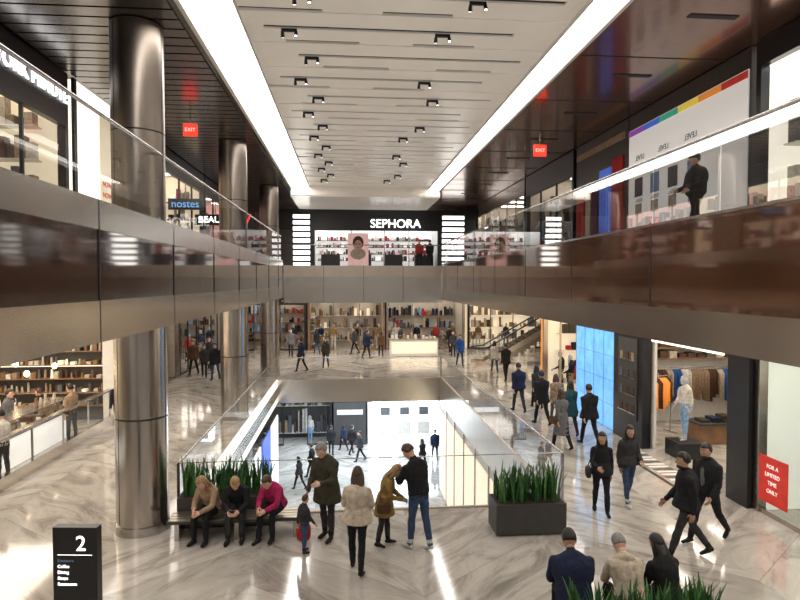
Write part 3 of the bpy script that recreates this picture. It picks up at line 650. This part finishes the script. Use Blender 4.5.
# ---------------------------------------------------------------- people placement
P=person
P('man_in_dark_coat',(-.38,10.5,0),150,1.82,top='f_olive',pants='f_char',skin='skin_a',hair='hair_grey',coat=.28,lean=8,head=(22,-20),legs=((4,3),(-4,4)),arms=((22,6,65,25),(10,6,30,5)),bulk=1.25,vox=.016)
P('woman_in_cream_jacket',(.13,9.25,0),-12,1.68,top='f_cream',pants='f_black',hair='hair_brown',hs='long',coat=.1,lean=4,head=(12,15),legs=((10,2),(-8,10)),arms=((12,14,75,30),(8,14,60,25)),bulk=1.3,female=True,vox=.016)
P('man_with_bowed_head',(1.2,9.95,0),35,1.86,top='f_black',pants='f_denim',hair='hair_brown',lean=14,head=(38,25),legs=((8,4),(-8,8)),arms=((20,8,60,30),(18,8,55,30)),bulk=1.2,vox=.016,shoe='f_sneak',hood=True)
P('woman_in_mustard_coat',(.62,10.15,0),-100,1.5,top='f_mustard',pants='f_char',hair='hair_blond',hs='long',coat=.3,lean=16,head=(30,0),legs=((6,4),(-6,6)),arms=((6,5,50,25),(4,5,60,25)),bulk=1.2,female=True,vox=.016,bag=('f_brown',1))
P('child_in_dark_jacket',(-.75,10.0,0),-60,1.0,top='f_char',pants='f_denim',hair='hair_brown',legs=STAND,bulk=1.2,vox=.016)
mb=MB();mb.ell((0,0,.15),(.13,.1,.15),'f_red',None,14,10,lambda p:Vector([math.copysign(abs(c)**.6,c) for c in p]));mb.tube([(-.05,0,.28),(-.04,0,.36),(.04,0,.36),(.05,0,.28)],[.008]*4,(0,1,0),'f_black',n=6);mb.build('shopping_bag',(-.8,10.5,0))
P('seated_woman_in_tan_coat',(-2.46,10.87,0),160,1.66,top='f_tan',pants='f_black',hair='hair_blond',hs='long',lean=28,head=(18,-15),legs=SIT,arms=((18,4,50,25),(14,6,65,30)),bulk=1.25,female=True,vox=.016)
P('seated_person_in_black',(-2.0,10.9,0),180,1.68,top='f_black',pants='f_char',hair='hair_blond',lean=32,head=(20,10),legs=SIT,arms=((14,4,55,25),(14,4,55,25)),bulk=1.1,vox=.016,phone=True)
P('seated_woman_in_magenta_coat',(-1.3,10.87,0),158,1.68,top='f_magenta',pants='f_black',hair='hair_brown',hs='short',lean=34,head=(10,-10),legs=((84,84),(80,70)),arms=((22,4,45,25),(18,4,55,25)),bulk=1.25,female=True,vox=.016)
P('walking_woman_in_black',(5.0,11.2,0),165,1.66,top='f_black',pants='f_black',skin='skin_b',hair='hair_black',hs='long',coat=.1,legs=((14,4),(-10,12)),arms=((-10,8,20,0),(10,8,70,20)),bulk=1.15,female=True,vox=.018,bag=('f_char',1))
P('walking_woman_in_navy',(5.75,11.6,0),185,1.68,top='f_char',pants='f_denim',skin='skin_b',hair='hair_black',hs='long',coat=.05,legs=((-10,12),(12,4)),arms=((12,8,60,15),(-8,8,20,0)),bulk=1.2,female=True,vox=.018,shoe='f_sneak')
P('walking_man_in_black',(5.6,9.25,0),78,1.84,top='f_black',pants='f_char',skin='skin_b',hair='hair_black',hs='beard',legs=((20,3),(-20,16)),arms=((-12,5,16,0),(12,5,30,0)),bulk=1.2,vox=.016,lean=2,coat=.08)
P('walking_man_in_jacket',(6.35,9.85,0),115,1.84,top='f_black',pants='f_black',skin='skin_b',hair='hair_black',hs='beard',legs=((-22,18),(24,5)),arms=((10,8,30,5),(-14,8,25,0)),bulk=1.25,vox=.016,inner='f_grey',lean=2)
P('walking_man_in_navy',(6.0,20.3,0),5,1.80,top='f_navy',pants='f_char',bulk=1.25,vox=.022,coat=.1)
P('walking_woman_in_grey',(6.85,20.9,0),0,1.62,top='f_char',pants='f_black',hs='long',bulk=1.1,vox=.022,female=True)
P('walking_man_in_black',(6.2,18.4,0),10,1.80,top='f_black',pants='f_black',bulk=1.25,vox=.022,coat=.2,skin='skin_b')
P('walking_woman_in_grey',(6.85,18.9,0),-5,1.6,top='f_tan',pants='f_grey',hair='hair_brown',hs='long',bulk=1.15,vox=.022,female=True,coat=.2)
P('walking_woman_in_long_coat',(5.85,15.7,0),15,1.70,top='f_grey',pants='f_black',hair='hair_brown',hs='long',coat=.5,bulk=1.15,vox=.02,female=True,bag=('f_brown',-1))
P('walking_woman_in_teal_coat',(6.65,17.1,0),0,1.68,top='f_teal',pants='f_black',hs='long',coat=.3,bulk=1.2,vox=.022,female=True)
P('walking_man_with_hood',(6.75,15.95,0),10,1.78,top='f_black',pants='f_black',hood=True,bulk=1.35,vox=.02,coat=.15)
P('walking_man_in_black',(-6.7,17.95,0),190,1.82,top='f_black',pants='f_black',legs=((14,4),(-12,12)),bulk=1.15,vox=.022)
for x,y,f,c,pp,fe,hs_ in ((-6.2,28.2,170,'f_black','f_denim',0,'short'),(-6.9,29.0,190,'f_char','f_black',1,'long'),(-7.6,29.8,160,'f_brown','f_black',0,'short'),(-6.6,33,10,'f_red','f_char',1,'long'),(-4.9,28.2,200,'f_navy','f_black',0,'short'),
   (-2.4,30.4,80,'f_navy','f_black',0,'short'),(-1.2,31.8,170,'f_olive','f_denim',1,'long'),(6.1,31.8,185,'f_blue','f_denim',0,'short'),(2.0,36,0,'f_brown','f_black',1,'long'),(.4,37.6,90,'f_char','f_black',0,'short'),(-3.5,36.5,180,'f_grey','f_black',0,'short'),(6.6,38,20,'f_black','f_black',0,'short'),
   (1.1,35.2,-60,'f_navy','f_black',0,'short'),(-2.0,38,20,'f_black','f_denim',1,'long'),(6.4,35.6,170,'f_char','f_black',1,'long'),(7.4,29.3,0,'f_white','f_denim',1,'long'),(7.3,26.8,10,'f_black','f_black',0,'short'),(-7.2,31.4,180,'f_char','f_black',0,'short'),(3.4,38.3,90,'f_char','f_black',0,'short')):
    P('walking_woman' if fe else 'walking_man',(x,y,0),f,1.64 if fe else 1.78,top=c,pants=pp,hs=hs_,bulk=1.2,vox=.028,female=bool(fe),coat=.15,legs=random.choice((((16,4),(-14,14)),((-12,12),(14,4)))))
P('seated_man_in_navy',(2.85,7.15,0),-8,1.84,top='f_navy',pants='f_black',skin='skin_b',hair='hair_black',lean=20,head=(22,0),legs=SIT,arms=((12,6,50,20),(12,6,50,20)),bulk=1.4,vox=.015)
P('seated_man_in_grey',(3.6,7.15,0),0,1.74,top='f_cream',pants='f_black',hair='hair_grey',lean=28,head=(25,0),legs=SIT,arms=((12,5,50,20),(12,5,50,20)),bulk=1.25,vox=.015,hood=True)
P('seated_woman_in_black',(4.12,7.18,0),8,1.68,top='f_black',pants='f_black',hair='hair_black',hs='long',lean=18,head=(15,10),legs=SIT,arms=((10,5,50,20),(10,5,50,20)),bulk=1.25,vox=.015,female=True)
P('man_in_puffer_jacket',(7.0,11.4,5.45),95,1.78,top='f_char',pants='f_black',hair='hair_black',hs='beanie',legs=((16,4),(-14,14)),arms=((15,8,50,10),(10,8,60,15)),bulk=1.4,vox=.018,hood=True)
for x,y,f,c in ((4.9,35.2,0,'f_black'),(4.3,35.4,170,'f_red'),(-5,33,180,'f_navy')):
    P('standing_shopper',(x,y,5.45),f,1.72,top=c,pants='f_black',bulk=1.2,vox=.028,legs=STAND)
for x,y,f,c,fe in ((-2.4,28.8,60,'f_char',1),(-1.9,30.6,90,'f_black',0),(-1.3,30.0,80,'f_char',0),(-1.0,34.5,0,'f_black',0),(-.3,35.2,40,'f_navy',1),(.2,34.4,-40,'f_black',0),(.65,33.0,100,'f_char',0),(4.0,31.5,30,'f_black',1),(4.9,33,180,'f_navy',0)):
    P('walking_woman' if fe else 'walking_man',(x,y,-5.5),f,1.65 if fe else 1.78,top=c,pants='f_black',bulk=1.2,vox=.028,female=bool(fe),coat=.12,hs='long' if fe else 'short')
i=0
for y in (14.3,16.0,17.7,19.2):
    for x,f in ((-9.55,90),(-11.05,-90)):
        stool(x,y);P('seated_diner',(x,y,0),f,1.7,top=['f_white','f_black','f_blue','f_grey','f_cream'][i%5],pants='f_denim',hs=['short','long'][i%2],hair=['hair_brown','hair_black','hair_blond'][i%3],lean=2,legs=((84,84),(84,84)),arms=((0,4,45,10),(0,4,45,10)),vox=.028);i+=1
for x,y,f in ((-7.92,14.2,80),(-9.25,13.6,-90),(-7.92,17.6,70),(-9.25,16.9,-90),(-9.25,15.2,-90)):
    P('cafe_customer',(x,y,0),f,1.7,top=['f_white','f_black','f_tan','f_grey'][i%4],pants='f_black',legs=STAND,vox=.028,arms=((0,3,12,0),(0,3,14,0)));i+=1
# ---------------------------------------------------------------- lights
def area(name,loc,sx,sy,e,col=(1,.92,.82),rot=(0,0,0)):
    l=bpy.data.lights.new(name,'AREA');l.shape='RECTANGLE';l.size=sx;l.size_y=sy;l.energy=e;l.color=col
    o=bpy.data.objects.new(name,l);sc.collection.objects.link(o);o.location=loc;o.rotation_euler=rot;return o
area('fill_light_gallery',(6.6,13,3.66),1.6,26,380)  # unseen wide area lamps added under the gallery ceilings as fill
area('fill_light_gallery',(-5.8,13,3.78),1.6,26,330)
area('fill_light_gallery',(.8,35.5,3.54),9,6,420)
area('fill_light_gallery',(8,33,3.66),3,5,200);area('fill_light_gallery',(-6,34,3.78),1.6,10,180)
area('fill_light_cafe',(-9.8,15,3.78),2.5,9,420,(1,.88,.72))  # unseen lamp added over the cafe as warm fill
area('fill_light_lower',(.5,33,-1.12),8,8,1400,(.72,.86,1))  # unseen cool lamp added to brighten the lower floor
area('fill_light_lower',(-2.0,19.5,-.9),.3,14,260,(.72,.86,1),(0,R(-15),0))  # added fill hung in the open well, no fixture there
w=bpy.data.worlds.new('World');sc.world=w;w.use_nodes=True
w.node_tree.nodes['Background'].inputs[0].default_value=(.9,.82,.74,1);w.node_tree.nodes['Background'].inputs[1].default_value=.32
cd=bpy.data.cameras.new('camera');cam=bpy.data.objects.new('camera',cd);sc.collection.objects.link(cam)
cd.sensor_width=36;cd.lens=26.55;cd.clip_end=200
cam.location=(0,0,4.6);cam.rotation_euler=(R(90-1.75),0,R(-5.04));sc.camera=cam
print('objects',len(bpy.data.objects))
